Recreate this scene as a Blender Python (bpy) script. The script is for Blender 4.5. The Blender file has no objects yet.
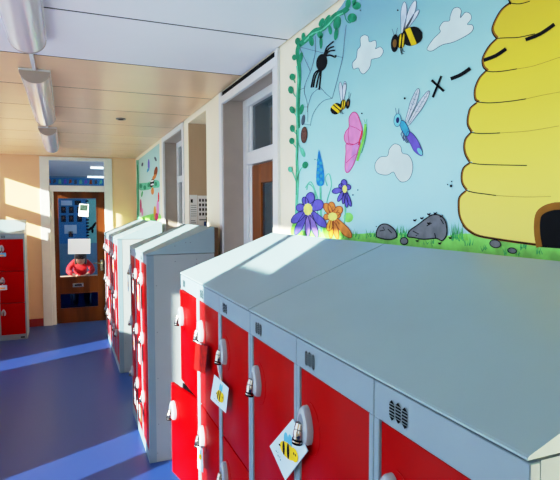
import bpy, bmesh, math, random
from mathutils import Vector, Matrix
random.seed(7)
SC = bpy.context.scene
COL = SC.collection
PI = math.pi
R = math.radians

# ------------------------------------------------------------------ camera model (used to place things on real planes)
F, YAW, PIT, ROL, EYE = 517.93, .3906, .0549, -.0027, 1.62
def on(px, py, ax, val):
    """photo pixel -> the point of a real plane (axis ax = val) that is seen there"""
    a, b = (px-280)/F, (py-240)/F
    cr, sr = math.cos(ROL), math.sin(ROL)
    u = cr*a+sr*b; v = -sr*a+cr*b
    cp, sp = math.cos(PIT), math.sin(PIT)
    d = cp-v*sp; z = -v*cp-sp
    c, s = math.cos(YAW), math.sin(YAW)
    r = Vector((u*c+d*s, -u*s+d*c, z)); o = Vector((0, 0, EYE))
    i = 'XYZ'.index(ax)
    return o+r*((val-o[i])/r[i])

# ------------------------------------------------------------------ materials
def lin(c):
    return tuple((x/12.92 if x <= .04045 else ((x+.055)/1.055)**2.4) for x in (v/255 for v in c))
MATS = {}
def mat(name, rgb, rough=.5, metal=0, var=.06, scale=12, bump=0, bscale=60, rgb2=None, spec=.5, emit=0, coat=0, stretch=None):
    if name in MATS: return MATS[name]
    m = bpy.data.materials.new(name); m.use_nodes = True
    nt = m.node_tree; b = nt.nodes['Principled BSDF']
    c = lin(rgb)
    b.inputs['Roughness'].default_value = rough
    b.inputs['Metallic'].default_value = metal
    b.inputs['Specular IOR Level'].default_value = spec
    if coat:
        b.inputs['Coat Weight'].default_value = coat; b.inputs['Coat Roughness'].default_value = .1
    tc = nt.nodes.new('ShaderNodeTexCoord')
    vec = tc.outputs['Object']
    if stretch:
        mp = nt.nodes.new('ShaderNodeMapping'); mp.inputs['Scale'].default_value = stretch
        nt.links.new(vec, mp.inputs['Vector']); vec = mp.outputs['Vector']
    n = nt.nodes.new('ShaderNodeTexNoise'); n.inputs['Scale'].default_value = scale; n.inputs['Detail'].default_value = 4
    nt.links.new(vec, n.inputs['Vector'])
    rp = nt.nodes.new('ShaderNodeValToRGB')
    c2 = lin(rgb2) if rgb2 else None
    lo = c2 or tuple(x*(1-var) for x in c); hi = c if c2 else tuple(min(1, x*(1+var)) for x in c)
    rp.color_ramp.elements[0].position = .35; rp.color_ramp.elements[1].position = .65
    rp.color_ramp.elements[0].color = (*lo, 1); rp.color_ramp.elements[1].color = (*hi, 1)
    nt.links.new(n.outputs['Fac'], rp.inputs['Fac'])
    nt.links.new(rp.outputs['Color'], b.inputs['Base Color'])
    if emit:
        b.inputs['Emission Strength'].default_value = emit
        nt.links.new(rp.outputs['Color'], b.inputs['Emission Color'])
    if bump:
        n2 = nt.nodes.new('ShaderNodeTexNoise'); n2.inputs['Scale'].default_value = bscale; n2.inputs['Detail'].default_value = 3
        nt.links.new(vec, n2.inputs['Vector'])
        bp = nt.nodes.new('ShaderNodeBump'); bp.inputs['Strength'].default_value = bump; bp.inputs['Distance'].default_value = .01
        nt.links.new(n2.outputs['Fac'], bp.inputs['Height']); nt.links.new(bp.outputs['Normal'], b.inputs['Normal'])
    MATS[name] = m
    return m
def ramp_mat(name, stops, axis='Z', rough=.6, var=.12, nscale=6):
    """painted gradient along an object axis with brushy noise; stops = [(coordinate, rgb)]"""
    m = bpy.data.materials.new(name); m.use_nodes = True; nt = m.node_tree; b = nt.nodes['Principled BSDF']
    b.inputs['Roughness'].default_value = rough
    tc = nt.nodes.new('ShaderNodeTexCoord'); sp = nt.nodes.new('ShaderNodeSeparateXYZ')
    nt.links.new(tc.outputs['Object'], sp.inputs[0])
    n = nt.nodes.new('ShaderNodeTexNoise'); n.inputs['Scale'].default_value = nscale; n.inputs['Detail'].default_value = 5
    mp = nt.nodes.new('ShaderNodeMapping'); mp.inputs['Scale'].default_value = (1, .45, 1.8)
    nt.links.new(tc.outputs['Object'], mp.inputs['Vector']); nt.links.new(mp.outputs['Vector'], n.inputs['Vector'])
    ad = nt.nodes.new('ShaderNodeMath'); ad.operation = 'MULTIPLY_ADD'; ad.inputs[1].default_value = var; 
    nt.links.new(n.outputs['Fac'], ad.inputs[0]); nt.links.new(sp.outputs[axis], ad.inputs[2])
    lo, hi = stops[0][0], stops[-1][0]
    mr = nt.nodes.new('ShaderNodeMapRange'); mr.inputs['From Min'].default_value = lo+var/2; mr.inputs['From Max'].default_value = hi+var/2
    nt.links.new(ad.outputs[0], mr.inputs['Value'])
    rp = nt.nodes.new('ShaderNodeValToRGB'); e = rp.color_ramp.elements
    for k, (p, c) in enumerate(stops):
        q = (p-lo)/(hi-lo)
        el = e[k] if k < 2 else e.new(q)
        el.position = q; el.color = (*lin(c), 1)
    nt.links.new(mr.outputs[0], rp.inputs['Fac']); nt.links.new(rp.outputs['Color'], b.inputs['Base Color'])
    return m
def glass_mat(name, tint=(235, 245, 250), gloss=.12, through=1.0):
    m = bpy.data.materials.new(name); m.use_nodes = True; nt = m.node_tree; nt.nodes.clear()
    out = nt.nodes.new('ShaderNodeOutputMaterial'); mx = nt.nodes.new('ShaderNodeMixShader')
    t = nt.nodes.new('ShaderNodeBsdfTransparent'); g = nt.nodes.new('ShaderNodeBsdfGlossy'); lw = nt.nodes.new('ShaderNodeLayerWeight')
    t.inputs['Color'].default_value = (*[x*through for x in lin(tint)], 1); g.inputs['Roughness'].default_value = .02
    lw.inputs['Blend'].default_value = gloss
    nt.links.new(lw.outputs['Fresnel'], mx.inputs['Fac']); nt.links.new(t.outputs[0], mx.inputs[1]); nt.links.new(g.outputs[0], mx.inputs[2])
    nt.links.new(mx.outputs[0], out.inputs['Surface'])
    return m

STEEL = mat('locker_grey_steel', (158, 168, 172), .42, var=.03, scale=5, bump=.02, bscale=250)
ROOF = mat('locker_top_grey', (142, 168, 178), .36, var=.03, scale=4, bump=.02, bscale=250)
FRAME = mat('locker_frame_pale_blue_grey', (124, 148, 162), .4, var=.02)
RED = mat('locker_door_red', (160, 0, 2), .32, var=.05, scale=3, bump=.012, bscale=40, spec=.025)
DARK = mat('dark_slot', (8, 8, 10), .8, spec=.05)
WHITEPL = mat('lock_housing_plastic', (160, 168, 180), .35, var=.02)
GREYPL = mat('lock_recess_grey', (120, 132, 145), .4)
CHROME = mat('chrome', (165, 160, 156), .16, metal=1, var=.02)
SCREW = mat('screw_steel', (120, 125, 130), .3, metal=1)
CREAM = mat('wall_cream_paint', (248, 234, 204), .62, var=.03, scale=2, bump=.03, bscale=120)
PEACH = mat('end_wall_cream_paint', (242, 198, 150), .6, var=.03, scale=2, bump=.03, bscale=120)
WHITE = mat('white_gloss_paint', (226, 224, 222), .3, var=.02)
JAMB = mat('reveal_grey_white', (172, 156, 144), .5, var=.03)
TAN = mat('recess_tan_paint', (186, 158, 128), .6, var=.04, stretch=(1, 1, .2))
CEILW = mat('ceiling_white_panel', (236, 232, 238), .5, var=.015, scale=2)
CEILT = mat('ceiling_beige_metal_plank', (240, 200, 158), .3, var=.03, scale=1.5, stretch=(.4, 3, 1))
FLOORM = mat('blue_flecked_floor', (40, 76, 150), .36, rgb2=(30, 58, 126), scale=260, spec=.35)
SKIRT = mat('skirting_red', (150, 30, 28), .4)
WOODD = mat('dark_red_brown_door_wood', (108, 54, 18), .4, rgb2=(66, 30, 9), scale=6, stretch=(1, 1, .12), spec=.15)
WOODO = mat('orange_brown_wood', (156, 82, 26), .4, rgb2=(116, 56, 16), scale=8, stretch=(1, 1, .1), spec=.1)
WOODB = mat('brown_board', (110, 76, 44), .5, rgb2=(92, 60, 34), scale=8, stretch=(1, 1, .2))
BLACK = mat('paint_black', (10, 11, 16), .7, spec=.08)
GLASS = glass_mat('clear_glass')
DGLASS = mat('dark_teal_glass', (30, 58, 68), .06, var=.2, scale=1.2, spec=.8)
DIFF = mat('lamp_diffuser_plastic', (214, 208, 212), .22, var=.03, scale=3, stretch=(6, .3, 1), coat=.4)
PAPER = mat('white_paper', (236, 238, 240), .7, var=.015)

# ------------------------------------------------------------------ mesh helpers
class MB:
    """collects shapes and links them as ONE mesh object"""
    def __init__(s): s.bm = bmesh.new(); s.mi = 0
    def m(s, i): s.mi = i; return s
    def _f(s, vs):
        try: f = s.bm.faces.new(vs); f.material_index = s.mi; return f
        except ValueError: return None
    def box(s, x0, x1, y0, y1, z0, z1, bev=0, seg=1):
        x0, x1 = min(x0, x1), max(x0, x1); y0, y1 = min(y0, y1), max(y0, y1); z0, z1 = min(z0, z1), max(z0, z1)
        v = [s.bm.verts.new((x, y, z)) for x in (x0, x1) for y in (y0, y1) for z in (z0, z1)]
        fs = [s._f([v[i] for i in q]) for q in ((0, 1, 3, 2), (4, 6, 7, 5), (0, 4, 5, 1), (2, 3, 7, 6), (0, 2, 6, 4), (1, 5, 7, 3))]
        if bev:
            es = list({e for f in fs for e in f.edges})
            r = bmesh.ops.bevel(s.bm, geom=es, offset=bev, segments=seg, affect='EDGES', profile=.5)
            for f in r['faces']: f.material_index = s.mi
        return s
    def poly(s, pts): s._f([s.bm.verts.new(p) for p in pts]); return s
    def prism(s, a, b):
        """two matching outlines joined into a closed solid"""
        A = [s.bm.verts.new(p) for p in a]; B = [s.bm.verts.new(p) for p in b]
        s._f(A[::-1]); s._f(B)
        for i in range(len(A)): j = (i+1) % len(A); s._f([A[i], A[j], B[j], B[i]])
        return s
    def loft(s, rings, cap=True):
        V = [[s.bm.verts.new(p) for p in r] for r in rings]
        for A, B in zip(V, V[1:]):
            for i in range(len(A)): j = (i+1) % len(A); s._f([A[i], A[j], B[j], B[i]])
        if cap: s._f(V[0][::-1]); s._f(V[-1])
        return s
    def tube(s, pts, r, n=8):
        pts = [Vector(p) for p in pts]; rings = []
        rr = r if isinstance(r, (list, tuple)) else [r]*len(pts)
        for i, p in enumerate(pts):
            t = (pts[min(i+1, len(pts)-1)]-pts[max(i-1, 0)]).normalized()
            up = Vector((0, 0, 1)) if abs(t.z) < .9 else Vector((1, 0, 0))
            a = t.cross(up).normalized(); b = t.cross(a).normalized()
            rings.append([p+(a*math.cos(2*PI*k/n)+b*math.sin(2*PI*k/n))*rr[i] for k in range(n)])
        return s.loft(rings)
    def ball(s, c, r, u=10, v=7):
        rx, ry, rz = r if isinstance(r, (tuple, list)) else (r, r, r)
        rings = []
        for i in range(1, v):
            th = PI*i/v
            rings.append([(c[0]+rx*math.sin(th)*math.cos(2*PI*k/u), c[1]+ry*math.sin(th)*math.sin(2*PI*k/u), c[2]+rz*math.cos(th)) for k in range(u)])
        return s.loft(rings)
    def mesh(s, name, mats, smooth=False):
        bmesh.ops.recalc_face_normals(s.bm, faces=s.bm.faces)
        me = bpy.data.meshes.new(name); s.bm.to_mesh(me); s.bm.free()
        for m in (mats if isinstance(mats, (list, tuple)) else [mats]): me.materials.append(m)
        if smooth:
            for p in me.polygons: p.use_smooth = True
            try: me.set_sharp_from_angle(angle=R(38))
            except Exception: pass
        return me
    def build(s, name, mats, parent=None, smooth=False, loc=None):
        return obj(name, s.mesh(name, mats, smooth), parent, loc)
def obj(name, me, parent=None, loc=None, rotz=0):
    o = bpy.data.objects.new(name, me); COL.objects.link(o)
    if parent: o.parent = parent
    if loc is not None: o.location = loc
    if rotz: o.rotation_euler.z = rotz
    return o
def empty(name, loc=(0, 0, 0), rotz=0):
    o = bpy.data.objects.new(name, None); o.empty_display_size = .1; COL.objects.link(o); o.location = loc; o.rotation_euler.z = rotz
    return o
def tag(o, label=None, cat=None, group=None, kind=None):
    for k, v in (('label', label), ('category', cat), ('group', group), ('kind', kind)):
        if v: o[k] = v
    return o
def struct(o, label=None, cat=None):
    o['kind'] = 'structure'
    return tag(o, label, cat)

# ------------------------------------------------------------------ setting
XL, XW, YE, HC = -1.3, .979, 8.05, 2.417
struct(MB().box(XL-.3, 2.2, -1.6, 14, -.06, 0).build('floor', FLOORM), 'blue flecked vinyl floor of the corridor', 'floor')
# ceiling: planks with joint shade put in as dark strips, white panels near, beige metal planks beyond
cb = MB()
joints = [-1.6, -1.16, -.476, .208, .892, 1.576, 2.26, 2.944, 3.628, 4.312, 4.996, 5.68, 6.364, 7.05, 7.73, YE]
for a, b in zip(joints, joints[1:]):
    cb.m(0 if b < 2.95 else 1).box(XL, XW-.008, a+.007, b-.007, HC, HC+.03, .001)
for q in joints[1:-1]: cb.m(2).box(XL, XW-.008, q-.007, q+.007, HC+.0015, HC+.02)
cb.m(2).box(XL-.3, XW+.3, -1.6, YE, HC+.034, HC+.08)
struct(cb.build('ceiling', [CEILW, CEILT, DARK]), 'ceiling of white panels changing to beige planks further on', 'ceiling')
# right wall with three recesses
wb = MB()
TH = .30
for a, b in ((-1.6, 2.45), (3.385, 3.82), (4.43, 4.64), (5.67, YE+.1)): wb.box(XW, XW+TH, a, b, 0, HC+.03)
for a, b in ((2.45, 3.385), (3.82, 4.43), (4.64, 5.67)): wb.box(XW, XW+TH, a, b, 2.375, HC+.03)
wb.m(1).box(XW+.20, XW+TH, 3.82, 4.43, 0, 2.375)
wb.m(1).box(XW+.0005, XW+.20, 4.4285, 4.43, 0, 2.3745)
struct(wb.build('wall_right', [CREAM, TAN]), 'cream right-hand corridor wall', 'wall')
# end wall round the door opening
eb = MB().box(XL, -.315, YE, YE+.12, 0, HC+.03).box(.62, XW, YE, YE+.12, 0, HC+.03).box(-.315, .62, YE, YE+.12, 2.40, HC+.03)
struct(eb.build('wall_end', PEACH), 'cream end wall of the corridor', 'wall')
# unseen left wall, windows placed for sun patches and added sky fill
WIN = [(-1.5, -.52, 1.0, 2.36), (.55, .91, 2.04, 2.36), (.91, 1.60, .15, 2.36), (1.68, 2.38, .15, 1.80), (2.55, 3.03, .1, 2.36), (4.15, 5.0, 1.0, 2.36), (5.5, 6.02, .1, 2.36), (6.2, 6.75, 1.0, 2.36), (6.95, 7.8, 1.55, 2.33)]  # nearest one and last but one are added for sky fill
lb = MB(); y = -1.6
for a, b, z0, z1 in WIN:
    lb.box(XL-.12, XL, y, a, 0, HC+.03); lb.box(XL-.12, XL, a, b, 0, z0); lb.box(XL-.12, XL, a, b, z1, HC+.03); y = b
lb.box(XL-.12, XL, y, YE+.12, 0, HC+.03)
struct(lb.build('wall_left', CREAM), 'cream left-hand corridor wall with windows', 'wall')
for i, (a, b, z0, z1) in enumerate(WIN):
    w = struct(empty('window_%d' % (i+1), (XL-.06, (a+b)/2, z0)), 'white framed corridor window in the left wall', 'window')
    h, hw = z1-z0, (b-a)/2
    fb_ = MB().box(-.03, .03, -hw+.03, hw-.03, .22, .38) if z0 == 1.55 else MB()  # added mid rail bands the sunlight on the end wall
    if a == .91: fb_.box(-.03, .03, -hw, -hw+.03, 0, 1.89)
    else: fb_.box(-.03, .03, -hw, -hw+.03, 0, h)
    if b == .91: fb_.box(-.004, .004, hw-.012, hw, 0, h)
    else: fb_.box(-.03, .03, hw-.03, hw, 0, h)
    fb_.box(-.03, .03, -hw+.03, hw-.03, 0, .03).box(-.03, .03, -hw+.03, hw-.03, h-.03, h).build('window_frame', WHITE, w)
    MB().box(-.003, .003, -hw+.03, hw-.03, .03, h-.03).build('pane', GLASS, w)
# wall behind the viewer with a wide glazed opening
bb = MB().box(XL-.12, XW+TH, -1.72, -1.6, 0, HC+.03)
struct(bb.build('wall_back', CREAM), 'cream wall behind the viewer', 'wall')
struct(MB().box(XL, -.325, YE-.014, YE, 0, .11, .003).box(.63, XW, YE-.014, YE, 0, .11, .003).build('baseboard_end', SKIRT), 'dark red skirting board along the end wall', 'skirting')

# --- end door (door_1)
d1 = struct(empty('door_1', (.16, YE, 0)), 'brown glazed classroom door at the corridor end', 'door')
ox = -.16
def fx(x): return x+ox
fr = MB()
fr.box(fx(-.335), fx(-.215), -.025, .10, 0, 2.40, .004).box(fx(-.215), fx(-.165), .01, .10, 0, 1.99, .003)
fr.box(fx(.525), fx(.635), -.025, .10, 0, 2.40, .004)
fr.box(fx(-.335), fx(.635), -.02, .10, 2.355, 2.405, .003)
fr.box(fx(-.214), fx(.524), -.01, .10, 1.915, 2.0, .003)
fr.build('door_frame', WHITE, d1)
MB().box(fx(-.214), fx(.524), .035, .041, 2.001, 2.354).build('transom_pane', GLASS, d1)
lf = MB()
lf.box(fx(-.165), fx(-.115), .03, .075, .008, 1.915, .002).box(fx(.415), fx(.525), .03, .075, .008, 1.915, .002)
lf.box(fx(-.115), fx(.415), .03, .075, 1.83, 1.915, .002).box(fx(-.115), fx(.415), .03, .075, .445, .67, .002).box(fx(-.115), fx(.415), .03, .075, .008, .215, .002)
for z0, z1 in ((.215, .445), (.67, 1.83)):
    lf.box(fx(-.115), fx(-.105), .026, .05, z0, z1).box(fx(.405), fx(.415), .026, .05, z0, z1).box(fx(-.105), fx(.405), .026, .05, z0, z0+.01).box(fx(-.105), fx(.405), .026, .05, z1-.01, z1)
leaf = lf.build('door_leaf', WOODD, d1)
MB().box(fx(-.105), fx(.405), .048, .053, .68, 1.82).build('glass_pane', GLASS, leaf)
MB().box(fx(-.105), fx(.405), .048, .053, .225, .435).build('lower_glass_pane', glass_mat('lower_glass', (120, 150, 190), .12, .6), leaf)
lp = MB().box(fx(.06), fx(.21), .018, .03, .525, .585, .003).m(1).box(fx(.085), fx(.185), .014, .02, .545, .568)
lp.build('letter_plate', [CHROME, DARK], leaf)
hd = MB().box(fx(.445), fx(.487), .018, .03, .75, .92, .003)
hd.tube([(fx(.466), .02, .87), (fx(.466), -.02, .87), (fx(.45), -.028, .87), (fx(.35), -.028, .868)], .009)
hd.build('handle', CHROME, leaf, True)

# --- door in the right-hand recess (door_2)
d2 = struct(empty('door_2', (XW, 2.92, 0)), 'glazed door set deep in the recess of the right-hand wall', 'door')
oy = -2.92
j = MB()
j.box(-.009, .15, 2.4055+oy, 2.4495+oy, 0, 2.335).box(-.015, .012, 2.37+oy, 2.405+oy, 0, HC-.002)       # near architrave and lining
j.box(-.012, .012, 3.37+oy, 3.43+oy, 0, HC-.002, .003)
j.box(-.012, .012, 2.4055+oy, 3.3695+oy, 2.335, 2.383, .002)
j.build('architrave', WHITE, d2)
MB().box(-.004, .002, 2.4055+oy, 3.3695+oy, 2.384, HC-.004).build('sealing_strip', DARK, d2)  # dark strip painted in as the shadow gap above the header
rv = MB().box(.0, .155, 3.36+oy, 3.384+oy, 0, 2.374).box(.0, .155, 2.45+oy, 3.36+oy, 2.36, 2.374)
rv.build('reveal', JAMB, d2)
X0 = .135
fr = MB()
fr.box(X0, X0+.06, 3.275+oy, 3.36+oy, 0, 2.36, .004).box(X0, X0+.06, 2.45+oy, 2.50+oy, 0, 2.36, .004)
fr.box(X0, X0+.06, 2.50+oy, 3.275+oy, 2.31, 2.36, .004).box(X0-.006, X0+.06, 2.50+oy, 3.275+oy, 1.925, 2.01, .004)
fr.box(X0+.018, X0+.06, 3.235+oy, 3.275+oy, 0, 2.31, .004)
fr.build('door_frame', WHITE, d2)
MB().box(X0+.03, X0+.036, 2.50+oy, 3.24+oy, 2.0, 2.315).build('transom_pane', DGLASS, d2)
lf = MB()
lf.box(X0+.02, X0+.06, 3.07+oy, 3.235+oy, .01, 1.92, .003).box(X0+.02, X0+.06, 2.51+oy, 2.65+oy, .01, 1.92, .003)
lf.box(X0+.02, X0+.06, 2.65+oy, 3.07+oy, 1.80, 1.92, .003).box(X0+.02, X0+.06, 2.65+oy, 3.07+oy, .01, .3, .003)
leaf2 = lf.build('door_leaf', WOODO, d2)
MB().box(X0+.035, X0+.042, 2.65+oy, 3.07+oy, .3, 1.80).build('glass_pane', DGLASS, leaf2)
# --- window in the far recess
w7 = struct(empty('window_10', (XW, 5.15, 0)), 'white framed window in the far recess of the right-hand wall', 'window')
oy = -5.15
MB().box(0, .155, 5.645+oy, 5.669+oy, 0, 2.374).box(0, .155, 4.64+oy, 5.645+oy, 2.36, 2.374).build('reveal', JAMB, w7)
MB().box(-.012, .012, 5.63+oy, 5.70+oy, 0, HC-.003, .003).box(-.012, .012, 4.60+oy, 4.66+oy, 0, HC-.003, .003).box(-.012, .012, 4.66+oy, 5.63+oy, 2.365, HC-.003, .003).build('architrave', WHITE, w7)
fr = MB()
fr.box(X0, X0+.06, 5.55+oy, 5.645+oy, 0, 2.36, .004).box(X0, X0+.06, 4.66+oy, 4.72+oy, 0, 2.36, .004).box(X0, X0+.06, 4.72+oy, 5.55+oy, 2.30, 2.36, .004)
fr.box(X0, X0+.06, 4.72+oy, 5.55+oy, 1.93, 2.0, .004).box(X0, X0+.06, 4.72+oy, 5.55+oy, 0, .8, .004)
fr.build('window_frame', WHITE, w7)
MB().box(X0+.03, X0+.036, 4.72+oy, 5.55+oy, .8, 1.93).box(X0+.03, X0+.036, 4.72+oy, 5.55+oy, 2.0, 2.30).build('pane', DGLASS, w7)
# --- dark backing standing in for the shade of rooms beyond, so recesses are closed
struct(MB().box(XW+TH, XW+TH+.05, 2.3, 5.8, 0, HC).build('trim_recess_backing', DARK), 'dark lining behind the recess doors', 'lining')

# ------------------------------------------------------------------ lockers
W, LH, LD, LB = .3099, 1.349, .44, 1.519
ZD = [.065, .4715, .878]; DH = .4050
ME = {}
def door_mesh():
    m = MB()
    dw = W-.030
    m.box(.002, .017, .001, dw-.001, .002, DH-.002, .0025, 2)
    return m.mesh('door', RED, True)
LKY, LKZ = W-.030-.034, DH-.119          # lock position on the door
def ring_mesh():
    arc = [(.002, LKY-.012+.046*math.cos(a), LKZ+.056*math.sin(a)) for a in [PI/2+PI*k/14 for k in range(15)]]
    return MB().tube(arc, .0014, 6).mesh('lock_surround', RED, True)
def housing_mesh():
    m = MB()
    def outline(x, sy, sz, dz=0, n=22):
        o = []
        for k in range(n):
            a = 2*PI*k/n; yy = math.cos(a); zz = math.sin(a)
            zz = zz if zz > 0 else max(zz, -.72)
            yy *= 1-.28*max(0, zz)
            o.append((x, LKY+sy*yy, LKZ+dz+sz*zz))
        return o
    m.loft([outline(.002, .028, .046), outline(-.007, .028, .046), outline(-.012, .026, .043), outline(-.0145, .021, .037)])
    m.m(1).loft([outline(-.014, .014, .018, .012), outline(-.0152, .013, .017, .012)])
    return m.mesh('lock_housing', [WHITEPL, GREYPL], True)
def lock_mesh():
    m = MB()
    c = Vector((-.017, LKY+.003, LKZ-.013)); ax = Vector((-.20, .02, -1)).normalized()
    prof = [(-.024, .006), (-.022, .0105), (-.010, .0125), (-.008, .0112), (-.005, .0125), (.006, .0125), (.008, .0115), (.018, .0125), (.021, .010), (.022, .004)]
    pts = [c+ax*a for a, _ in prof]
    m.tube(pts, [r for _, r in prof], 12)
    m.tube([(-.010, LKY+.003, LKZ-.012), (-.024, LKY+.004, LKZ-.014)], .010, 10)
    m.m(1).tube([c+ax*.012, c+ax*.0235], [.0128, .0112], 12)
    return m.mesh('lock_barrel', [CHROME, DARK], True)
def vent_mesh():
    m = MB(); x = -.0012; z0 = LH-.037
    for ci, cy in enumerate((-.0165, 0, .0165)):
        hw = .0070; z1 = z0+(.0015 if ci == 1 else 0)
        m.poly([(x, cy-hw, z1+.0105), (x, cy+hw, z1+.0105), (x, cy, z1+.0165)])
        m.poly([(x, cy-hw, z1-.0105), (x, cy+hw, z1-.0105), (x, cy, z1-.0165)])
        for r in (-.0076, -.0026, .0024, .0074):
            m.poly([(x, cy-hw, z1+r-.0016), (x, cy+hw, z1+r-.0016), (x, cy+hw, z1+r+.0016), (x, cy-hw, z1+r+.0016)])
    return m.mesh('vent', DARK)
for k, fn in (('door', door_mesh), ('ring', ring_mesh), ('housing', housing_mesh), ('lock', lock_mesh), ('vent', vent_mesh)): ME[k] = fn()
ME['screw'] = MB().ball((0, 0, 0), (.0032, .0016, .0032), 8, 6).mesh('screw', SCREW, True)

def lockers(label, origin, n, rotz=0, ajar=None, screws=False, back=False, plate=False):
    r = tag(empty('locker_bank', origin, rotz), label, 'lockers', 'red-door locker banks along the corridor')
    L = n*W; t = .003; e = .0015
    c = MB()
    for k in range(n+1):
        y0 = min(max(k*W-t/2, e), L-t-e)
        c.box(.016, LD, y0, y0+t, .0, LH-.004)
    c.box(LD-.004, LD, e+t, L-e-t, 0, LH-.004).box(.016, LD-.004, e+t, L-e-t, LH-.012, LH-.004).box(.016, LD-.004, e+t, L-e-t, .03, .05)
    for z in ZD[1:]: c.box(.02, LD-.004, e+t, L-e-t, z-.006, z-.003)
    c.build('carcass', STEEL, r)
    f = MB()
    for k in range(n):
        a, b = k*W+.0009, (k+1)*W-.0009
        if k == 0: a = 0
        if k == n-1: b = L
        f.box(0, .016, a, b, 1.284, LH-.0045, .0012)
        f.box(0, .016, a, k*W+.0145, 0, 1.284, .0012).box(0, .016, (k+1)*W-.0155, b, 0, 1.284, .0012)
        f.box(0, .016, k*W+.0145, (k+1)*W-.0155, 0, ZD[0]-.001, .0012)
    # folded returns of the frame along both ends
    f.box(.016, .045, 0, .0014, 0, LH-.003).box(.016, .045, L-.0014, L, 0, LH-.003)
    f.build('front_frame', FRAME, r)
    # sloping top
    a = [(-.003, .0008, LH), (LD+.002, .0008, LH), (LD+.002, .0008, LB), (LD-.006, .0008, LB+.002), (.0, .0008, LH+.005), (-.003, .0008, LH+.003)]
    tp = MB().prism(a, [(x, L-.0008, z) for x, _, z in a])
    tp.build('sloping_top', ROOF, r)
    for k in range(n):
        obj('vent', ME['vent'], r, (0, (k+.777)*W, 0))
        for ti, z in enumerate(ZD):
            d = obj('door', ME['door'], r, (.002, k*W+.015, z))
            if ajar and (k, ti) in ajar:
                d.rotation_euler.z = R(ajar[(k, ti)])
                if ajar[(k, ti)] > 5: d['label'] = 'red locker door standing ajar'
            obj('lock_surround', ME['ring'], d); obj('lock_housing', ME['housing'], d); obj('lock_barrel', ME['lock'], d)
    if screws:
        for x, z in screws: obj('screw', ME['screw'], r, (x, -.002, z))
    if back: MB().box(LD+.003, LD+.034, 0.02, L-.01, 0, LB-.004).build('back_board', WOODB, r)['label'] = 'brown wooden board behind the lockers'
    if plate: MB().box(-.0015, .001, .028, .075, .018, .036).build('maker_plate', DARK, r)
    return r
XF = .46
YB, YA, Y2, Y3 = .4042, .4042+3*W, 3.331, 5.36
lockers('largest grey locker bank with red doors, nearest, below the yellow beehive painting', (XF, YB, 0), 3, screws=[(.055, LH-.035)])
lockers('grey locker bank with one red door ajar, below the painted flowers', (XF, YA+.0035, 0), 3, ajar={(2, 1): 12, (2, 2): 2.5})
ES = [(.18, 1.30), (.18, 1.40), (.28, 1.42), (.25, 1.42), (.32, 1.31), (.32, 1.28), (.40, 1.30), (.06, 1.15), (.06, .85), (.06, .55), (.06, .25), (.30, .9), (.05, .06)]
lockers('middle locker bank with its plain grey end panel in full view, before two posters', (XF, Y2, 0), 3, screws=ES, back=True)
lockers('grey locker bank with a sunlit white end panel, just before the far painted mural', (XF, Y3, 0), 3, screws=[(.06, 1.1), (.06, .7), (.06, .3), (.2, 1.43), (.07, .04)])
lockers('farthest right-hand red locker bank, beside the brown classroom door', (XF, Y3+3*W+.003, 0), 3)
lockers('narrow locker column with three red doors against the end wall, far left of the photo', (-.50, 7.305, 0), 1, rotz=PI/2, plate=True)

# ------------------------------------------------------------------ ceiling lamps, conduit, detector
def lamp(y0, label, length=1.55):
    r = tag(empty('ceiling_lamp', (-.145, y0, HC)), label, 'ceiling light', 'strip lamps along the corridor ceiling')
    MB().box(-.082, .082, .0, length, -.014, -.0005, .003).build('lamp_housing', WHITE, r)
    def arc(y, s=1): return [(.078*s*math.cos(a), y, -.014-.066*s*math.sin(a)) for a in [PI*k/16 for k in range(17)]]
    MB().loft([arc(.012), arc(length-.012)]).build('diffuser', DIFF, r, True)
    for ya, yb in ((.0, .012), (length-.012, length)):
        MB().loft([arc(ya, 1.02), arc(yb, 1.02)]).build('end_cap', JAMB, r)
lamp(1.09, 'nearest half-round strip lamp on the corridor ceiling')
lamp(3.22, 'second half-round strip lamp on the ceiling, in the middle of the row')
lamp(5.35, 'farthest strip lamp on the ceiling, just before the end door')
for y0, y1, lb_ in ((2.64, 3.22, 'thin cable conduit on the ceiling joining the nearest and the second strip lamps'), (4.77, 5.35, 'thin cable conduit on the ceiling joining the second and the farthest strip lamps')):
    tag(MB().box(-.155, -.135, y0, y1, HC-.012, HC, .002).build('cable_conduit', WHITE), lb_, 'conduit', 'cable conduits between the strip lamps')
dt = tag(empty('smoke_detector', (.449, 4.66, HC)), 'small dark round detector on the beige ceiling planks', 'detector')
MB().tube([(0, 0, 0), (0, 0, -.008)], .04, 20).build('detector_rim', SCREW, dt); MB().tube([(0, 0, -.008), (0, 0, -.011)], [.026, .02], 16).build('detector_lens', DARK, dt)

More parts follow.
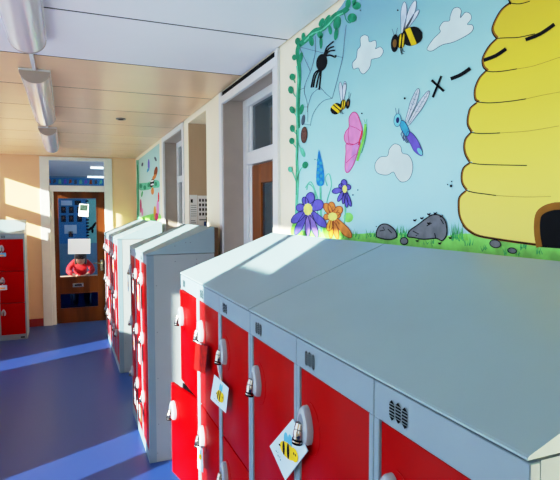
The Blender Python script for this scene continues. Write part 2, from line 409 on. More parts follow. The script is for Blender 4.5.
# ------------------------------------------------------------------ murals (flat paint layers on the wall)
class Paint:
    def __init__(s, parent, X=XW, base=.002): s.p = parent; s.X = X; s.base = base; s.z = 0
    def start(s, mats): s.m = MB(); s.mats = mats; return s
    def lift(s, k): s.z = k; return s
    def w(s, p, k=0):
        q = on(p[0], p[1], 'X', s.X) if len(p) == 2 else Vector((s.X, p[1], p[2]))
        return Vector((s.X-s.base-.0004*(s.z+k), q.y, q.z))
    def fill(s, pts, mi, k=0): s.m.m(mi).poly([s.w(p, k) for p in pts]); return s
    def line(s, pts, wd, mi, k=.5, closed=False):
        n = len(pts); flat = len(pts[0]) == 2
        Q = [Vector(p) for p in pts] if flat else [Vector((-p[1], -p[2])) for p in pts]
        ww = wd*240 if flat else wd
        VA = []; VB = []; s.m.m(mi)
        for i in range(n):
            a = Q[(i-1) % n] if (closed or i > 0) else Q[i]; b = Q[(i+1) % n] if (closed or i < n-1) else Q[i]
            t = b-a; t = t.normalized() if t.length > 1e-9 else Vector((1, 0)); nn = Vector((-t.y, t.x))*ww/2
            for V, q in ((VA, Q[i]+nn), (VB, Q[i]-nn)):
                V.append(s.m.bm.verts.new(s.w((q.x, q.y) if flat else (0, -q.x, -q.y), k)))
        for i in range(n if closed else n-1): j = (i+1) % n; s.m._f([VA[i], VA[j], VB[j], VB[i]])
        return s
    def shape(s, pts, mi, oi, wd=.003, k=0): s.fill(pts, mi, k); s.line(pts, wd, oi, k+.5, True); return s
    def done(s, name): return s.m.build(name, s.mats, s.p)
def smooth(pts, closed=True, n=5):
    out = []; N = len(pts)
    for i in range(N if closed else N-1):
        p0 = pts[(i-1) % N] if closed or i > 0 else pts[i]; p1 = pts[i]; p2 = pts[(i+1) % N]; p3 = pts[(i+2) % N] if closed or i < N-2 else p2
        for k in range(n):
            t = k/n
            out.append(tuple(.5*((2*b)+(-a+c)*t+(2*a-5*b+4*c-d)*t*t+(-a+3*b-3*c+d)*t**3) for a, b, c, d in zip(p0, p1, p2, p3)))
    if not closed: out.append(tuple(pts[-1]))
    return out
def ell(cx, cy, rx, ry, rot=0, n=20):
    c, s_ = math.cos(R(rot)), math.sin(R(rot)); o = []
    for k in range(n):
        a = 2*PI*k/n; x = rx*math.cos(a); y_ = ry*math.sin(a); o.append((cx+x*c-y_*s_, cy+x*s_+y_*c))
    return o
def petal(c, tip, w, blunt=.6):
    (x0, y0), (x1, y1) = c, tip; dx, dy = x1-x0, y1-y0; L = math.hypot(dx, dy); nx, ny = -dy/L*w/2, dx/L*w/2
    f = lambda t, q: (x0+dx*t+nx*q, y0+dy*t+ny*q)
    return smooth([f(0, .35), f(.35, .8), f(blunt+.1, 1), f(.92, .6), f(1, 0), f(.92, -.6), f(blunt+.1, -1), f(.35, -.8), f(0, -.35)], n=3)

SKYP = ramp_mat('painted_sky', [(1.50, (176, 220, 238)), (1.75, (178, 226, 236)), (2.0, (166, 216, 220)), (2.2, (140, 192, 202)), (2.42, (112, 160, 186))], nscale=3)
HIVE = ramp_mat('painted_hive_yellow', [(1.5, (248, 228, 114)), (1.75, (244, 224, 80)), (1.95, (236, 212, 34)), (2.1, (222, 192, 16)), (2.4, (208, 178, 14))], nscale=5, var=.1)
pm = lambda n, c, **k: mat('paint_'+n, c, .7, **{'var': .12, 'scale': 30, 'spec': .12, **k})
P_LINE = pm('thin_grey_line', (70, 80, 90)); P_CLOUD = pm('cloud', (214, 230, 232), var=.05, scale=12); P_YEL = pm('bee_yellow', (238, 198, 24)); P_BRN = pm('brown', (120, 78, 30)); P_HEDGE = pm('hive_edge', (150, 96, 30))
P_VINE = pm('vine_green', (34, 142, 100), var=.25); P_MINT = pm('mint', (104, 196, 160), var=.2); P_GRASS = pm('grass', (142, 226, 108), var=.2, scale=20); P_BLADE = pm('grass_blade', (58, 172, 96), var=.3, scale=90); P_LIME = pm('lime', (130, 214, 80))
P_PUR = pm('purple', (98, 88, 196), var=.2); P_LIL = pm('lilac', (150, 122, 214)); P_PINKL = pm('pink_lilac', (208, 140, 204)); P_NAVY = pm('navy_line', (34, 28, 92)); P_PALEY = pm('pale_yellow', (234, 232, 120)); P_ORG = pm('orange', (226, 138, 62), var=.2); P_ORG2 = pm('orange_yellow', (250, 172, 60)); P_DORG = pm('dark_orange', (150, 70, 30))
P_BLUE = pm('lupin_blue', (24, 128, 206), var=.3, scale=60); P_PINK = pm('pink', (232, 142, 196), var=.08); P_PINKD = pm('pink_line', (206, 46, 110)); P_REDP = pm('red', (224, 40, 60)); P_TEAL = pm('teal', (62, 160, 196)); P_VIOL = pm('violet', (110, 90, 200)); P_ROCK = pm('rock_grey', (112, 116, 126), var=.2); P_WING = pm('wing', (206, 214, 230)); P_SNAIL = pm('beetle_brown', (104, 66, 56), var=.4, scale=120); P_BODYG = pm('dark_grey', (70, 84, 96))

mural = tag(empty('wall_mural', (0, 0, 0)), 'large painted mural with a yellow beehive, bees and flowers on the blue right wall', 'mural')
P = Paint(mural)
# sky ground
P.start([SKYP])
sky = [(XW, .05, 1.50), (XW, .05, 2.415), (XW, 1.70, 2.415)]
left_edge = smooth([(345, 2), (332, 17), (316, 30), (299, 46), (297.5, 80), (297, 130), (296, 180), (295, 237)], False, 3)
P.fill([(0, p[1], p[2]) for p in sky]+left_edge[1:], 0); P.done('sky_ground')
# grass
P.start([P_GRASS, P_BLADE, P_LIME]).lift(2)
gt = [(293, 233), (300, 230), (312, 231), (326, 229), (340, 232), (356, 234), (372, 233), (384, 234), (400, 233), (415, 235), (430, 236), (446, 236), (460, 234), (470, 233.5), (490, 237.5), (515, 241.5), (540, 244), (562, 246)]
gb = [(0, .05, 1.5005)]
P.fill(gt+[(0, .05, on(562, 246, 'X', XW).z), (0, .05, 1.501), (0, 2.225, 1.501)], 0)
def blades(cx, cy, n, sx, h, mi):
    for _ in range(n):
        x = cx+random.uniform(-sx, sx); y = cy+random.uniform(-1, 2.5); hh = 1.35*h*random.uniform(.5, 1); t = random.uniform(-3, 3)
        P.fill([(x-.5, y), (x+.5, y), (x+t, y-hh)], mi, .4+random.random()*.5)
for cx, cy, n, sx, h, mi in ((345, 236, 14, 12, 6, 1), (358, 237, 12, 10, 5, 1), (402, 236, 22, 6, 10, 1), (372, 236, 10, 6, 6, 1), (458, 239, 22, 6, 14, 1), (464, 238, 10, 5, 9, 2), (470, 244, 8, 4, 6, 1), (486, 249, 6, 4, 5, 1), (430, 244, 8, 5, 4, 1), (524, 248, 10, 4, 10, 1), (507, 253, 6, 3, 6, 1), (519, 254, 5, 2, 5, 1), (540, 253, 7, 4, 7, 1), (330, 238, 10, 10, 6, 2), (303, 236, 12, 8, 9, 2)):
    blades(cx, cy, n, sx, h, mi)
P.done('painted_grass')
# clouds
for pts in ([(429, 46), (428, 50), (433, 51), (443, 45), (455, 42), (470, 34), (474, 29), (473, 25), (468, 24.5), (472, 19), (471, 14), (466, 12.5), (461, 18), (462, 11), (459, 7.5), (454, 9), (451, 16), (450, 21), (444, 22), (440, 28), (441, 32), (435, 38)],
            [(365, 35), (369, 37), (370, 42), (376, 40.5), (377, 46), (376, 49), (381, 47), (384, 51), (381, 57), (374, 59), (372, 60), (371, 66), (368, 71), (364, 74), (361, 72), (359, 68), (354, 69), (353, 63), (357, 58), (358, 50), (361, 46), (361, 38)],
            [(376, 163), (381, 157), (388, 156), (390, 149), (395, 144), (401, 146), (403, 153), (409, 155), (413, 162), (413, 172), (409, 180), (402, 182), (397, 177), (394, 172), (388, 175), (380, 174), (376, 170)]):
    P.start([P_CLOUD, P_LINE]).lift(1).shape(smooth(pts, n=4), 0, 1, .0022); P.done('painted_cloud')
# beehive: layers stacked, mirrored about its middle
YC = .70
P.start([HIVE, BLACK, P_HEDGE]).lift(3)
def mir(q): return (0, 2*YC-q.y, q.z)
LAY = [[(511, 3), (503, 9), (497, 18), (493, 28), (494, 34), (497.5, 38.5)], [(497, 39), (490, 46), (485, 54), (483, 60), (484, 67), (488, 71)], [(486, 71.5), (480, 78), (476, 87), (475, 94), (476, 100), (479, 102)],
       [(477, 103), (471, 108), (469, 114), (468, 120), (468.5, 126), (472, 132)], [(471, 133), (466, 139), (464.5, 147), (466, 155), (470, 162)], [(470, 163), (464, 168), (462, 176), (463, 184), (467, 190)],
       [(466, 191), (460, 197), (459, 206), (460, 216), (464, 225), (470, 231), (480, 236), (500, 239.5), (520, 242.5), (540, 245)]]
top = [(0, .92, 2.06), (0, .943, 2.104), (0, .952, 2.125), (0, .95, 2.16), (0, .925, 2.20), (0, .86, 2.25), (0, .79, 2.28), (0, .70, 2.29)]
P.fill(top[::-1][::-1]+[(0, 2*YC-q[1], q[2]) for q in top[::-1][1:]], 0, -.1)
P.line(smooth(top[1:], False, 3), .004, 1); P.line([(0, 2*YC-q[1], q[2]) for q in smooth(top[1:], False, 3)], .004, 1)
back_ = [on(a, b, 'X', XW) for lay in LAY for a, b in lay]
P.fill([(0, q.y-.012, q.z) for q in back_]+[(0, 2*YC-q.y+.012, q.z) for q in back_[::-1]], 0, -.2)
for li, lay in enumerate(LAY):
    s_ = smooth(lay, False, 4); Q = [on(a, b, 'X', XW) for a, b in s_]
    P.fill([(0, q.y, q.z) for q in Q]+[mir(q) for q in Q[::-1]], 0, .02*li)
    P.line([(0, q.y-.004, q.z) for q in Q], .006, 2, .35); P.line([(0, q.y, q.z) for q in Q], .0035, 1, .5)
    P.line([mir(q) for q in Q], .0035, 1, .5)
for ln in ([(511, 2), (513, 3.5), (521, 4), (531, 1.5)], [(497, 38.5), (508, 38), (520, 37.5), (536, 34)], [(486, 71), (494, 72), (506, 71), (518, 69)], [(479, 102), (488, 103), (500, 102.5), (514, 101), (527, 99)],
           [(471, 132.5), (480, 133.5), (490, 133.5), (501, 133)], [(470, 162.5), (478, 164), (492, 164.8), (528, 165.5)], [(467, 190.5), (475, 192.5), (486, 194), (497, 195.5)]):
    P.line(smooth(ln, False, 3), .0042, 1, .55)
for ln in ([(518, 69), (535, 66), (562, 57)], [(527, 99), (545, 95), (562, 92)], [(497, 195.5), (525, 197), (552, 196.5)], [(501, 133), (530, 131), (560, 126)]): P.line(smooth(ln, False, 3), .0016, 2, .55)
P.line(smooth([(464, 225), (470, 231), (480, 236), (500, 239.5), (520, 242.5), (537, 244.5)], False, 3), .010, 2, .4)
arch = smooth([(540.5, 247), (538.5, 236), (538, 224), (540, 214), (547, 208.5), (556, 206)], False, 4)
AQ = [on(a, b, 'X', XW) for a, b in arch]
APT = [(0, q.y, q.z) for q in AQ]+[mir(q) for q in AQ[::-1]]
P.fill(APT, 1, .8); P.line(APT, .016, 2, 1.2)
P.done('painted_beehive')
# flight path: cross and dashes
P.start([BLACK]).lift(6)
for a, b, wd in (((432.8, 80.3), (445.3, 91.4), .0105), ((442.6, 76), (434, 97.5), .0095)): P.line([a, b], wd, 0)
P.done('painted_cross')
for ln in ([(452, 79), (462, 75), (471.5, 68.5)], [(485, 60.5), (497, 56), (507.5, 49)], [(527, 40), (542, 34), (556, 24.5)]): P.start([BLACK]).lift(6).line(smooth(ln, False, 3), .0155, 0).done('flight_path_dash')
# bees
def bee(name, head, thor, abd, wings, legs, ants):
    P.start([BLACK, P_YEL, P_WING, P_LINE, P_BRN]).lift(4)
    for base, tip, wd in wings: P.shape(petal(base, tip, wd), 2, 3, .0018)
    hx, hy, hrx, hry, hr = head; P.fill(ell(hx, hy, hrx, hry, hr), 0, 1); P.fill(ell(hx, hy, hrx*.5, hry*.45, hr), 4, 1.4)
    tx, ty, trx, tryy, tr = thor; P.fill(ell(tx, ty, trx, tryy, tr), 0, .8)
    for off in (-.25, .45): P.fill(ell(tx+trx*off, ty, trx*.2, tryy*.92, tr), 1, 1.2)
    ax, ay, al, aw, ar = abd; c, s_ = math.cos(R(ar)), math.sin(R(ar))
    f = lambda t, q: (ax+al*t*c-aw*q*s_, ay+al*t*s_+aw*q*c)
    prof = lambda t: math.sqrt(max(0, 1-abs(t)**2.4))
    P.fill([f(-1+2*k/14, prof(-1+2*k/14)) for k in range(15)]+[f(1-2*k/14, -prof(1-2*k/14)) for k in range(1, 14)], 0, .9)
    for t0, t1 in bands: P.fill([f(t0, prof(t0)*.97), f((t0+t1)/2, prof((t0+t1)/2)*.99), f(t1, prof(t1)*.97), f(t1, -prof(t1)*.97), f(t0, -prof(t0)*.97)], 1, 1.3)
    for p in legs: P.line(p, .0025, 0)
    for p in ants: P.line(p, .0016, 0)
    return P.done(name)
bands = [(-.35, .15)]
bee('painted_bee', (395.8, 43.5, 3.9, 9, 4), (402.3, 41, 4.4, 7.8, 6), (413, 36.4, 11, 9.2, -22),
    [((403.5, 35), (405.5, 2), 6), ((405, 32), (416.5, 1), 6.5), ((406.5, 30), (420, 10), 4)],
    [[(401, 48), (402, 53), (405, 54)], [(403, 48), (404, 51), (406, 52)], [(402, 48), (403, 55)]], [[(395, 35), (393, 29)], [(397, 35), (398.5, 28)]])
bands = [(-.1, .35), (-.55, -.3)]
bee('painted_bee', (348.9, 103.6, 2.1, 5.4, 8), (344, 104.8, 2.9, 5.2, 8), (336.9, 108.8, 6.2, 5, -50+180),
    [((342.5, 101), (341, 82), 3.5), ((344, 100), (346, 81.5), 3.5)], [[(342, 110), (343.5, 114), (345, 113)], [(341, 110), (342, 114)]], [[(349.5, 98), (350, 92)], [(350.5, 98), (352, 93)]])
# spider and web
P.start([BLACK]).lift(4)
P.fill(ell(322.5, 62.5, 5.6, 8.6, 8), 0); P.fill(ell(326.5, 53.5, 2, 4, 20), 0, .2)
for ln in ([(326, 52), (328, 47), (334.6, 41.5)], [(327, 53), (330, 48.5), (335, 46.6)], [(327, 54), (331, 51), (336, 50.5)], [(327, 56), (331, 55.5), (336.2, 57.3), (336.5, 55)],
           [(320, 70), (315, 74), (312, 87.7)], [(320.5, 70), (316.5, 76), (314, 87.5)], [(321.5, 70), (319, 78), (317, 88)], [(322, 70), (321, 80), (320, 90)]): P.line(smooth(ln, False, 3), .0066, 0)
P.done('painted_spider')
P.start([P_LINE]).lift(3)
for ln in ([(300, 47), (320, 52), (343.5, 57.6)], [(347, 25), (345, 42), (343.5, 58)], [(343.5, 58), (338, 80), (333, 98.5)], [(333, 98.5), (327, 94), (320, 86)], [(300, 47), (305, 58), (311, 71)], [(316, 36), (316, 52), (312, 70)],
           [(333, 98.5), (325, 100.5), (318, 107), (313, 116), (311, 126)], [(312, 70), (306, 84), (305, 92), (308, 104), (308.5, 122)], [(320, 88), (313, 94), (309.5, 103), (308, 112)], [(300, 90), (305, 88)], [(302, 107), (308.5, 107)], [(304, 124), (311, 125)]): P.line(smooth(ln, False, 4), .0016, 0)
P.done('painted_web')
# vine
P.start([P_VINE, P_MINT]).lift(4)
st = smooth([(349, 8), (344, 12), (337, 15), (330, 22), (323, 29), (316, 31), (309, 38), (300, 45)], False, 4); P.line(st, .022, 0)
P.line(smooth([(344, 13), (336, 17.5), (329, 25), (321, 31), (313, 34), (305, 42)], False, 4), .006, 1, .8)
P.line(smooth([(300, 44), (298, 52), (299.5, 64), (300, 78), (299, 95), (298.5, 112), (299, 128)], False, 4), .016, 0); P.line(smooth([(297.5, 66), (299, 80), (297.5, 98), (297.5, 118), (298.5, 130)], False, 4), .006, 1, .8)
P.line(smooth([(298.5, 126), (298, 142), (297.5, 160), (298.5, 178), (297.5, 200), (297, 218)], False, 4), .012, 1); P.line(smooth([(297, 130), (298.5, 150), (297, 170), (297, 195)], False, 4), .004, 0, .8)
for ln in ([(345, 12), (347, 20), (351, 23), (356, 17)], [(296, 83), (293, 77)], [(296.5, 97), (291.5, 90)], [(297, 116), (293, 110)], [(297, 134), (293, 130)], [(297, 148), (292.6, 142)], [(298, 180), (301, 170), (306, 165)], [(297, 182), (294, 174), (291, 170)], [(299, 143), (303, 152)]): P.line(smooth(ln, False, 4), .004, 1 if ln[0][1] > 90 else 0)
for cx, cy, rx, ry, ro, mi in ((298.4, 41.5, 2, 3.6, 0, 0), (304, 36.5, 1.4, 3.6, 0, 0), (312, 41, 1.8, 5, -10, 0), (322.3, 22.5, 1.7, 4.3, 25, 0), (327.6, 20, 1.4, 5.5, 30, 0), (331, 30, 1.4, 4.5, -8, 0), (338, 23, 2.8, 6.5, 12, 0), (337, 34, 1.6, 6, 8, 0), (321.8, 42, 1.2, 6.5, 0, 0), (321, 35, 2.2, 3.4, -20, 0),
                              (353, 18, 3.4, 4.4, 50, 0), (349, 4, 2, 4.5, 10, 0), (357.5, 6, 3.2, 3.6, 0, 0), (355, 2, 1.5, 3.5, 10, 0), (295, 57.5, 1.7, 2.8, 0, 0), (301.3, 58, 1.6, 5.5, 15, 0), (293, 77, 2.1, 3.2, 0, 0), (291.5, 90, 2, 3.6, -10, 0), (293, 110, 2, 3.6, -25, 0), (302.3, 109.5, 1.5, 5, 12, 0), (293, 128.5, 1.8, 3.4, -8, 0), (292.6, 141, 2, 3, 0, 0),
                              (306, 165, 2.2, 3.3, 20, 0), (303.5, 152.5, 1.5, 4.6, -20, 1), (291, 169.5, 1.7, 2.8, -20, 1)): P.fill(ell(cx, cy, rx*1.35, ry*1.08, ro, 14), mi, 1)
P.done('painted_vine')
# beetle
P.start([P_SNAIL, P_BODYG, BLACK]).lift(5)
P.fill(ell(304, 120, 1.9, 5.5, 8), 1); P.shape(ell(305, 135, 3.1, 8.2, 3), 0, 2, .002, .3); P.done('painted_beetle')
# butterfly
P.start([P_PINK, P_PINKD, P_LIME, P_REDP, P_PINKL, P_BLADE]).lift(4)
up = smooth([(350, 118), (353.6, 112.5), (357.5, 113.5), (360.5, 120), (363.3, 131), (361.5, 140), (355, 144.5), (349, 144.5), (345.8, 141), (345.2, 136), (347, 131), (350, 127)], n=3)
lo = smooth([(347.2, 143.5), (355, 144.5), (361, 142), (358.5, 152), (355, 163), (350.5, 171), (347.3, 172.5), (345.8, 167), (346.8, 152)], n=3)
P.shape(lo, 4, 1, .003); P.fill(smooth([(347.5, 145), (353, 145.5), (352, 156), (347.5, 170), (346.5, 160)], n=3), 0, .2); P.shape(up, 0, 1, .003, .4)
for ln in ([(350, 127), (349, 134), (350, 143)], [(351, 126), (357, 128), (363, 132)], [(347, 163), (352, 158), (357, 154)]): P.line(ln, .002, 1, 1)
P.line(smooth([(366.4, 124), (364.5, 138), (361, 150), (358.3, 161)], False, 4), .009, 2, 1); P.line(smooth([(367.5, 127), (366.2, 140), (362.5, 153)], False, 4), .003, 5, 1.4)
P.line(smooth([(363, 131), (361.5, 137), (359.5, 145)], False, 3), .005, 3, 1.5)
for ln in ([(366, 123), (365, 119)], [(366.8, 123), (368, 119)]): P.line(ln, .0015, 5, 1)
P.done('painted_butterfly')
# dragonfly
P.start([P_TEAL, P_VIOL, P_WING, P_LINE, P_NAVY, pm('dragonfly_pale', (126, 206, 222))]).lift(4)
for b, t in (((407.5, 121.5), (419.6, 88.5)), ((410, 124), (430.2, 91))):
    P.shape(petal(b, t, 6.2, .5), 2, 3, .0018); P.line([b, t], .0014, 3, 1)
    for k in (.35, .5, .65, .8): P.line([(b[0]+(t[0]-b[0])*k-1.6, b[1]+(t[1]-b[1])*k-2), (b[0]+(t[0]-b[0])*k, b[1]+(t[1]-b[1])*k), (b[0]+(t[0]-b[0])*k+2.3, b[1]+(t[1]-b[1])*k-1.2)], .0011, 3, 1)
P.shape(smooth([(409, 131.5), (414, 134), (419, 141), (423, 150), (423.5, 155), (421, 155.5), (415, 151), (411, 143), (407.5, 137)], n=3), 1, 4, .002, .4); P.fill(ell(421, 151.5, 2, 4, -35), 5, .9)
P.shape(smooth([(400.5, 123), (404, 120.5), (408.5, 126), (410.5, 132.5), (407.5, 137), (403.5, 132)], n=3), 0, 4, .002, .8); P.shape(ell(398.6, 120.3, 3.6, 6.5, 5), 5, 4, .002, 1.4); P.fill(ell(398.8, 120.2, 1.7, 3, 5), 4, 2.1)
for ln in ([(404, 131), (402, 134), (405, 141)], [(405, 133), (404.5, 138), (408, 143)], [(406, 135), (407, 139), (409.5, 143)]): P.line(ln, .003, 4, 1.5)
for ln in ([(397.5, 114), (396.5, 108)], [(399.5, 114), (400, 108.5)]): P.line(ln, .0018, 4, 1.5)
P.done('painted_dragonfly')
# flowers
def flower(name, c, tips, mats, mi, ci, oi, crx, cry, extra=()):
    P.start(mats).lift(5)
    for tip, w, m_ in tips: P.shape(petal(c, tip, w), m_ if m_ is not None else mi, oi, .0032, random.random()*.3)
    for ln in extra: P.line(ln, .003, oi, 1.2)
    pts = []
    for k in range(20): a = 2*PI*k/20; q = 1+.13*(k % 2); pts.append((c[0]+crx*q*math.cos(a), c[1]+cry*q*math.sin(a)))
    P.fill(pts, ci, 1.6); return P.done(name)
P.start([P_MINT, P_LIME, P_GRASS, P_VINE]).lift(3)
P.line([(321, 184), (321.5, 205), (322, 232)], .008, 0); P.line([(346, 200), (346, 214), (344, 233)], .006, 0)
for ln in ([(319, 222), (317, 200), (314, 188), (309, 184), (307.5, 190)], [(324, 222), (328, 200), (332, 186), (330, 174), (326, 178), (328, 186)], [(319, 200), (312, 182), (306, 188)]): P.line(smooth(ln, False, 4), .004, 0)
for e_ in ((294.5, 228, 2.8, 7, 20, 1), (299, 233, 3, 4, 0, 1), (327, 232, 3, 6, -10, 1), (316, 232, 3, 5, 0, 1), (349, 217.5, 5, 5, 0, 2), (323, 228, 2, 8, 5, 2), (343, 231, 3, 5, 10, 1)): P.fill(ell(*e_[:5], 14), e_[5], .3)
P.done('painted_leaves')
flower('painted_purple_flower', (308.9, 209.3), [((312, 192.3), 9, None), ((304.5, 197), 6, None), ((324, 202.5), 11, None), ((292.3, 222.5), 8, None), ((327, 227), 8, None), ((296, 234.8), 7, None), ((308.6, 237), 5.5, 3), ((318.3, 237.5), 6, 3), ((297, 207), 8, None)], [P_PUR, P_PALEY, P_NAVY, P_LIL], 0, 1, 2, 4.2, 5.6)
flower('painted_orange_flower', (333.6, 216.6), [((325.5, 203.5), 7, None), ((332, 201.8), 7, None), ((342.5, 207), 8, None), ((324.5, 217), 6, None), ((329, 231), 6, 3), ((331.5, 238), 4.5, 3), ((338.6, 239), 5, None), ((352.3, 237.5), 8, None), ((341.5, 214.5), 6, None)], [P_ORG, P_PALEY, P_DORG, P_ORG2], 0, 1, 2, 4.4, 3.8,
       [[(333.6, 216.6), (329, 208)], [(333.6, 216.6), (334, 206.5)], [(333.6, 216.6), (339.5, 210)], [(333.6, 216.6), (340.5, 224)], [(333.6, 216.6), (333.5, 226)]])
flower('painted_purple_flower', (345.8, 189), [((344.5, 179.5), 6, None), ((351.5, 186), 5.5, None), ((333, 191.8), 5.5, None), ((338.8, 201.5), 4, None), ((347.8, 207.5), 3.6, None), ((352, 206.5), 3.6, None), ((344, 204), 3, None), ((340, 184.5), 5, None)], [P_PUR, P_PALEY, P_NAVY], 0, 1, 2, 2.2, 3.6)
P.start([P_BLUE, P_TEAL]).lift(5)
P.fill(smooth([(319.8, 149.5), (318.3, 158), (317.6, 167), (317, 177), (317.6, 184.5), (321, 186), (324.6, 184.5), (325, 175), (323.8, 166), (322, 158)], n=2), 0)
for k in range(8): P.fill(ell(319+(k % 2)*3, 160+k*3.2, 1.5, 1.6, 0, 8), 1, .5)
P.done('painted_lupin')
# rocks
for pts, strokes in (([(377.3, 235.5), (378.5, 229), (382.5, 224.5), (388, 224.3), (393.5, 227.5), (397.3, 232.5), (397.3, 237.5), (390, 239.6), (380, 237.8)], [[(381, 231), (386, 230), (384, 227)], [(389, 229), (393, 233)]]),
                     ([(408.8, 236.5), (411, 230.5), (418, 225.5), (426, 219.5), (433, 215), (440, 215), (445.5, 219), (448, 227), (447.5, 236), (443, 240.8), (437.5, 238.3), (425, 239.3), (415, 237.5)], [[(414, 231), (420, 234), (417, 236)], [(428, 226), (433, 223)], [(437, 238), (436, 233)], [(442, 219), (445, 224)]])):
    P.start([P_ROCK, BLACK]).lift(6).shape(smooth(pts, n=3), 0, 1, .005)
    for s_ in strokes: P.line(s_, .004, 1, 1)
    P.done('painted_rock')
for cx, cy, rx, ry in ((405.3, 241, 3.8, 3.6), (496.7, 243.8, 5.6, 3.8), (513.6, 250.6, 4.4, 2.7)):
    P.start([P_ROCK, BLACK]).lift(6).shape(ell(cx, cy, rx, ry, 12), 0, 1, .004); P.done('painted_pebble')
for x, y_ in ((416, 220.5), (423, 218.5), (430, 214.5), (436.5, 213.5), (442.5, 216.5), (430, 223.5), (418.5, 241), (441, 243.5), (451.5, 238)):
    P.start([BLACK]).lift(7).fill(ell(x, y_, 1.6, 1, 10, 8), 0); P.line([(x-1.5, y_-1), (x, y_), (x+2, y_-1.5)], .0035, 0); P.done('painted_ant')
for x, y_, r_ in ((452.3, 186, 1.4), (449, 184.6, .7), (453, 181.5, .7), (363, 113.5, .8), (406, 98.5, 1.1), (359, 190, .7), (354, 195, .8), (316, 159.5, .6), (346, 84, .7), (361.5, 10.5, .6), (377.5, 226.5, .6), (399, 10.5, .9)): P.start([BLACK]).lift(7).fill(ell(x, y_, r_, r_, 0, 8), 0).done('painted_dot')

# far mural
fm = tag(empty('wall_mural', (0, 0, 0)), 'small pale green painted mural on the right wall by the end door', 'mural')
P = Paint(fm)
MINTP = ramp_mat('painted_pale_mint', [(1.3, (206, 224, 208)), (1.9, (190, 220, 214)), (2.4, (170, 206, 200))], nscale=4)
P.start([MINTP]).fill([(0, 7.86, 1.30), (0, 7.86, 2.37), (0, 5.90, 2.385), (0, 5.90, 1.30)], 0); P.done('painted_ground')
P.start([P_VINE, P_MINT, P_GRASS]).lift(1)
P.line(smooth([(137.6, 160), (138.2, 175), (137.8, 190), (138.5, 205), (138, 222)], False, 3), .011, 1); P.line(smooth([(137.4, 165), (138.5, 185), (138, 215)], False, 3), .005, 0, 1)
P.fill(smooth([(138, 184), (143, 183), (148, 182.5), (153, 180), (159, 181), (159.5, 187), (154, 188), (147, 190), (140, 190)], n=3), 1, .2)
for x, y_ in ((141, 186), (145, 187.5), (149, 185), (156, 184)): P.fill(ell(x, y_, 1.4, 2.2, 0, 10), 0, .8)
P.fill(smooth([(138, 219), (145, 216), (152, 214), (159.5, 213), (159.5, 221), (138, 225)], n=3), 2, .3); P.done('painted_leaf_band')
for nm, shapes in (('painted_butterfly', [(ell(156, 172, 1.7, 5.5, 10), P_DORG), (ell(154.6, 177, 1.5, 3, 30), P_ORG)]),
                   ('painted_caterpillar', [(ell(152.4, 183, 2, 4.6, 15), BLACK), (ell(152.4, 181, 1.8, .8, -15), PAPER), (ell(152.6, 184.5, 1.8, .8, -15), PAPER)]),
                   ('painted_dragonfly', [(ell(149, 165, .9, 6, 0), P_VIOL), (ell(148.2, 170, .8, 2.6, 20), P_TEAL)]),
                   ('painted_moth', [(ell(155.8, 159, .9, 2.4, -20), P_BODYG), (ell(142.6, 164.5, .9, 2, 10), P_BODYG)]),
                   ('painted_hive', [(ell(152.8, 191, 1.5, 3.8, 0), P_ORG), (ell(142.3, 194, .8, 3, 10), P_BLADE)]),
                   ('painted_tulips', [(ell(141, 206, .9, 7, 0), P_PINKD), (ell(142.5, 212, .8, 4, 0), P_PINK), (ell(158, 209, 1.3, 9, 0), P_PINK), (ell(155.2, 213, 1.3, 7, 0), P_ORG2), (ell(157, 217, 1.6, 4, 0), P_PINKD), (ell(159, 197, .7, 5, 0), P_REDP)])):
    ms = []; P.start(ms).lift(4)
    for k, (pts, m_) in enumerate(shapes): ms.append(m_); P.fill(pts, k, k*.4)
    P.done(nm)

# ------------------------------------------------------------------ posters in the tan recess
yR = 4.4275
def poster(label, x0, x1, z0, z1, cells, extra):
    r = tag(empty('poster', ((x0+x1)/2, yR, z0)), label, 'poster', 'paper posters in the tan recess')
    w, h = (x1-x0)/2, z1-z0
    MB().box(-w, w, -.003, 0, 0, h).build('sheet', PAPER, r)
    b = MB()
    for (a, c, d, e, mi) in cells: b.m(mi).poly([(-w+a*2*w, -.0036, c*h), (-w+d*2*w, -.0036, c*h), (-w+d*2*w, -.0036, e*h), (-w+a*2*w, -.0036, e*h)])
    b.build('print', [BLACK, P_LINE, pm('print_blue', (40, 70, 130))], r)
g1 = [(.14, .78, .42, .88, 0)]+[(.14, z, .86, z+.012, 1) for z in (.7, .64, .58, .52, .46, .40)]+[(.14, .2, .8, .22, 1), (.14, .26, .7, .28, 1)]
poster('white poster with small print in the tan recess, left of the two', .982, 1.05, 1.46, 1.765, g1, None)
g2 = [(.1+c*.23, .46+rw*.125, .1+c*.23+.14, .46+rw*.125+.075, 0) for c in range(4) for rw in range(4)]+[(.45, .0, 1, .30, 2), (.1, .33, .9, .36, 1), (.62, .26, .8, .42, 0)]
poster('white poster with a grid of dark squares in the tan recess', 1.053, 1.17, 1.44, 1.76, g2, None)

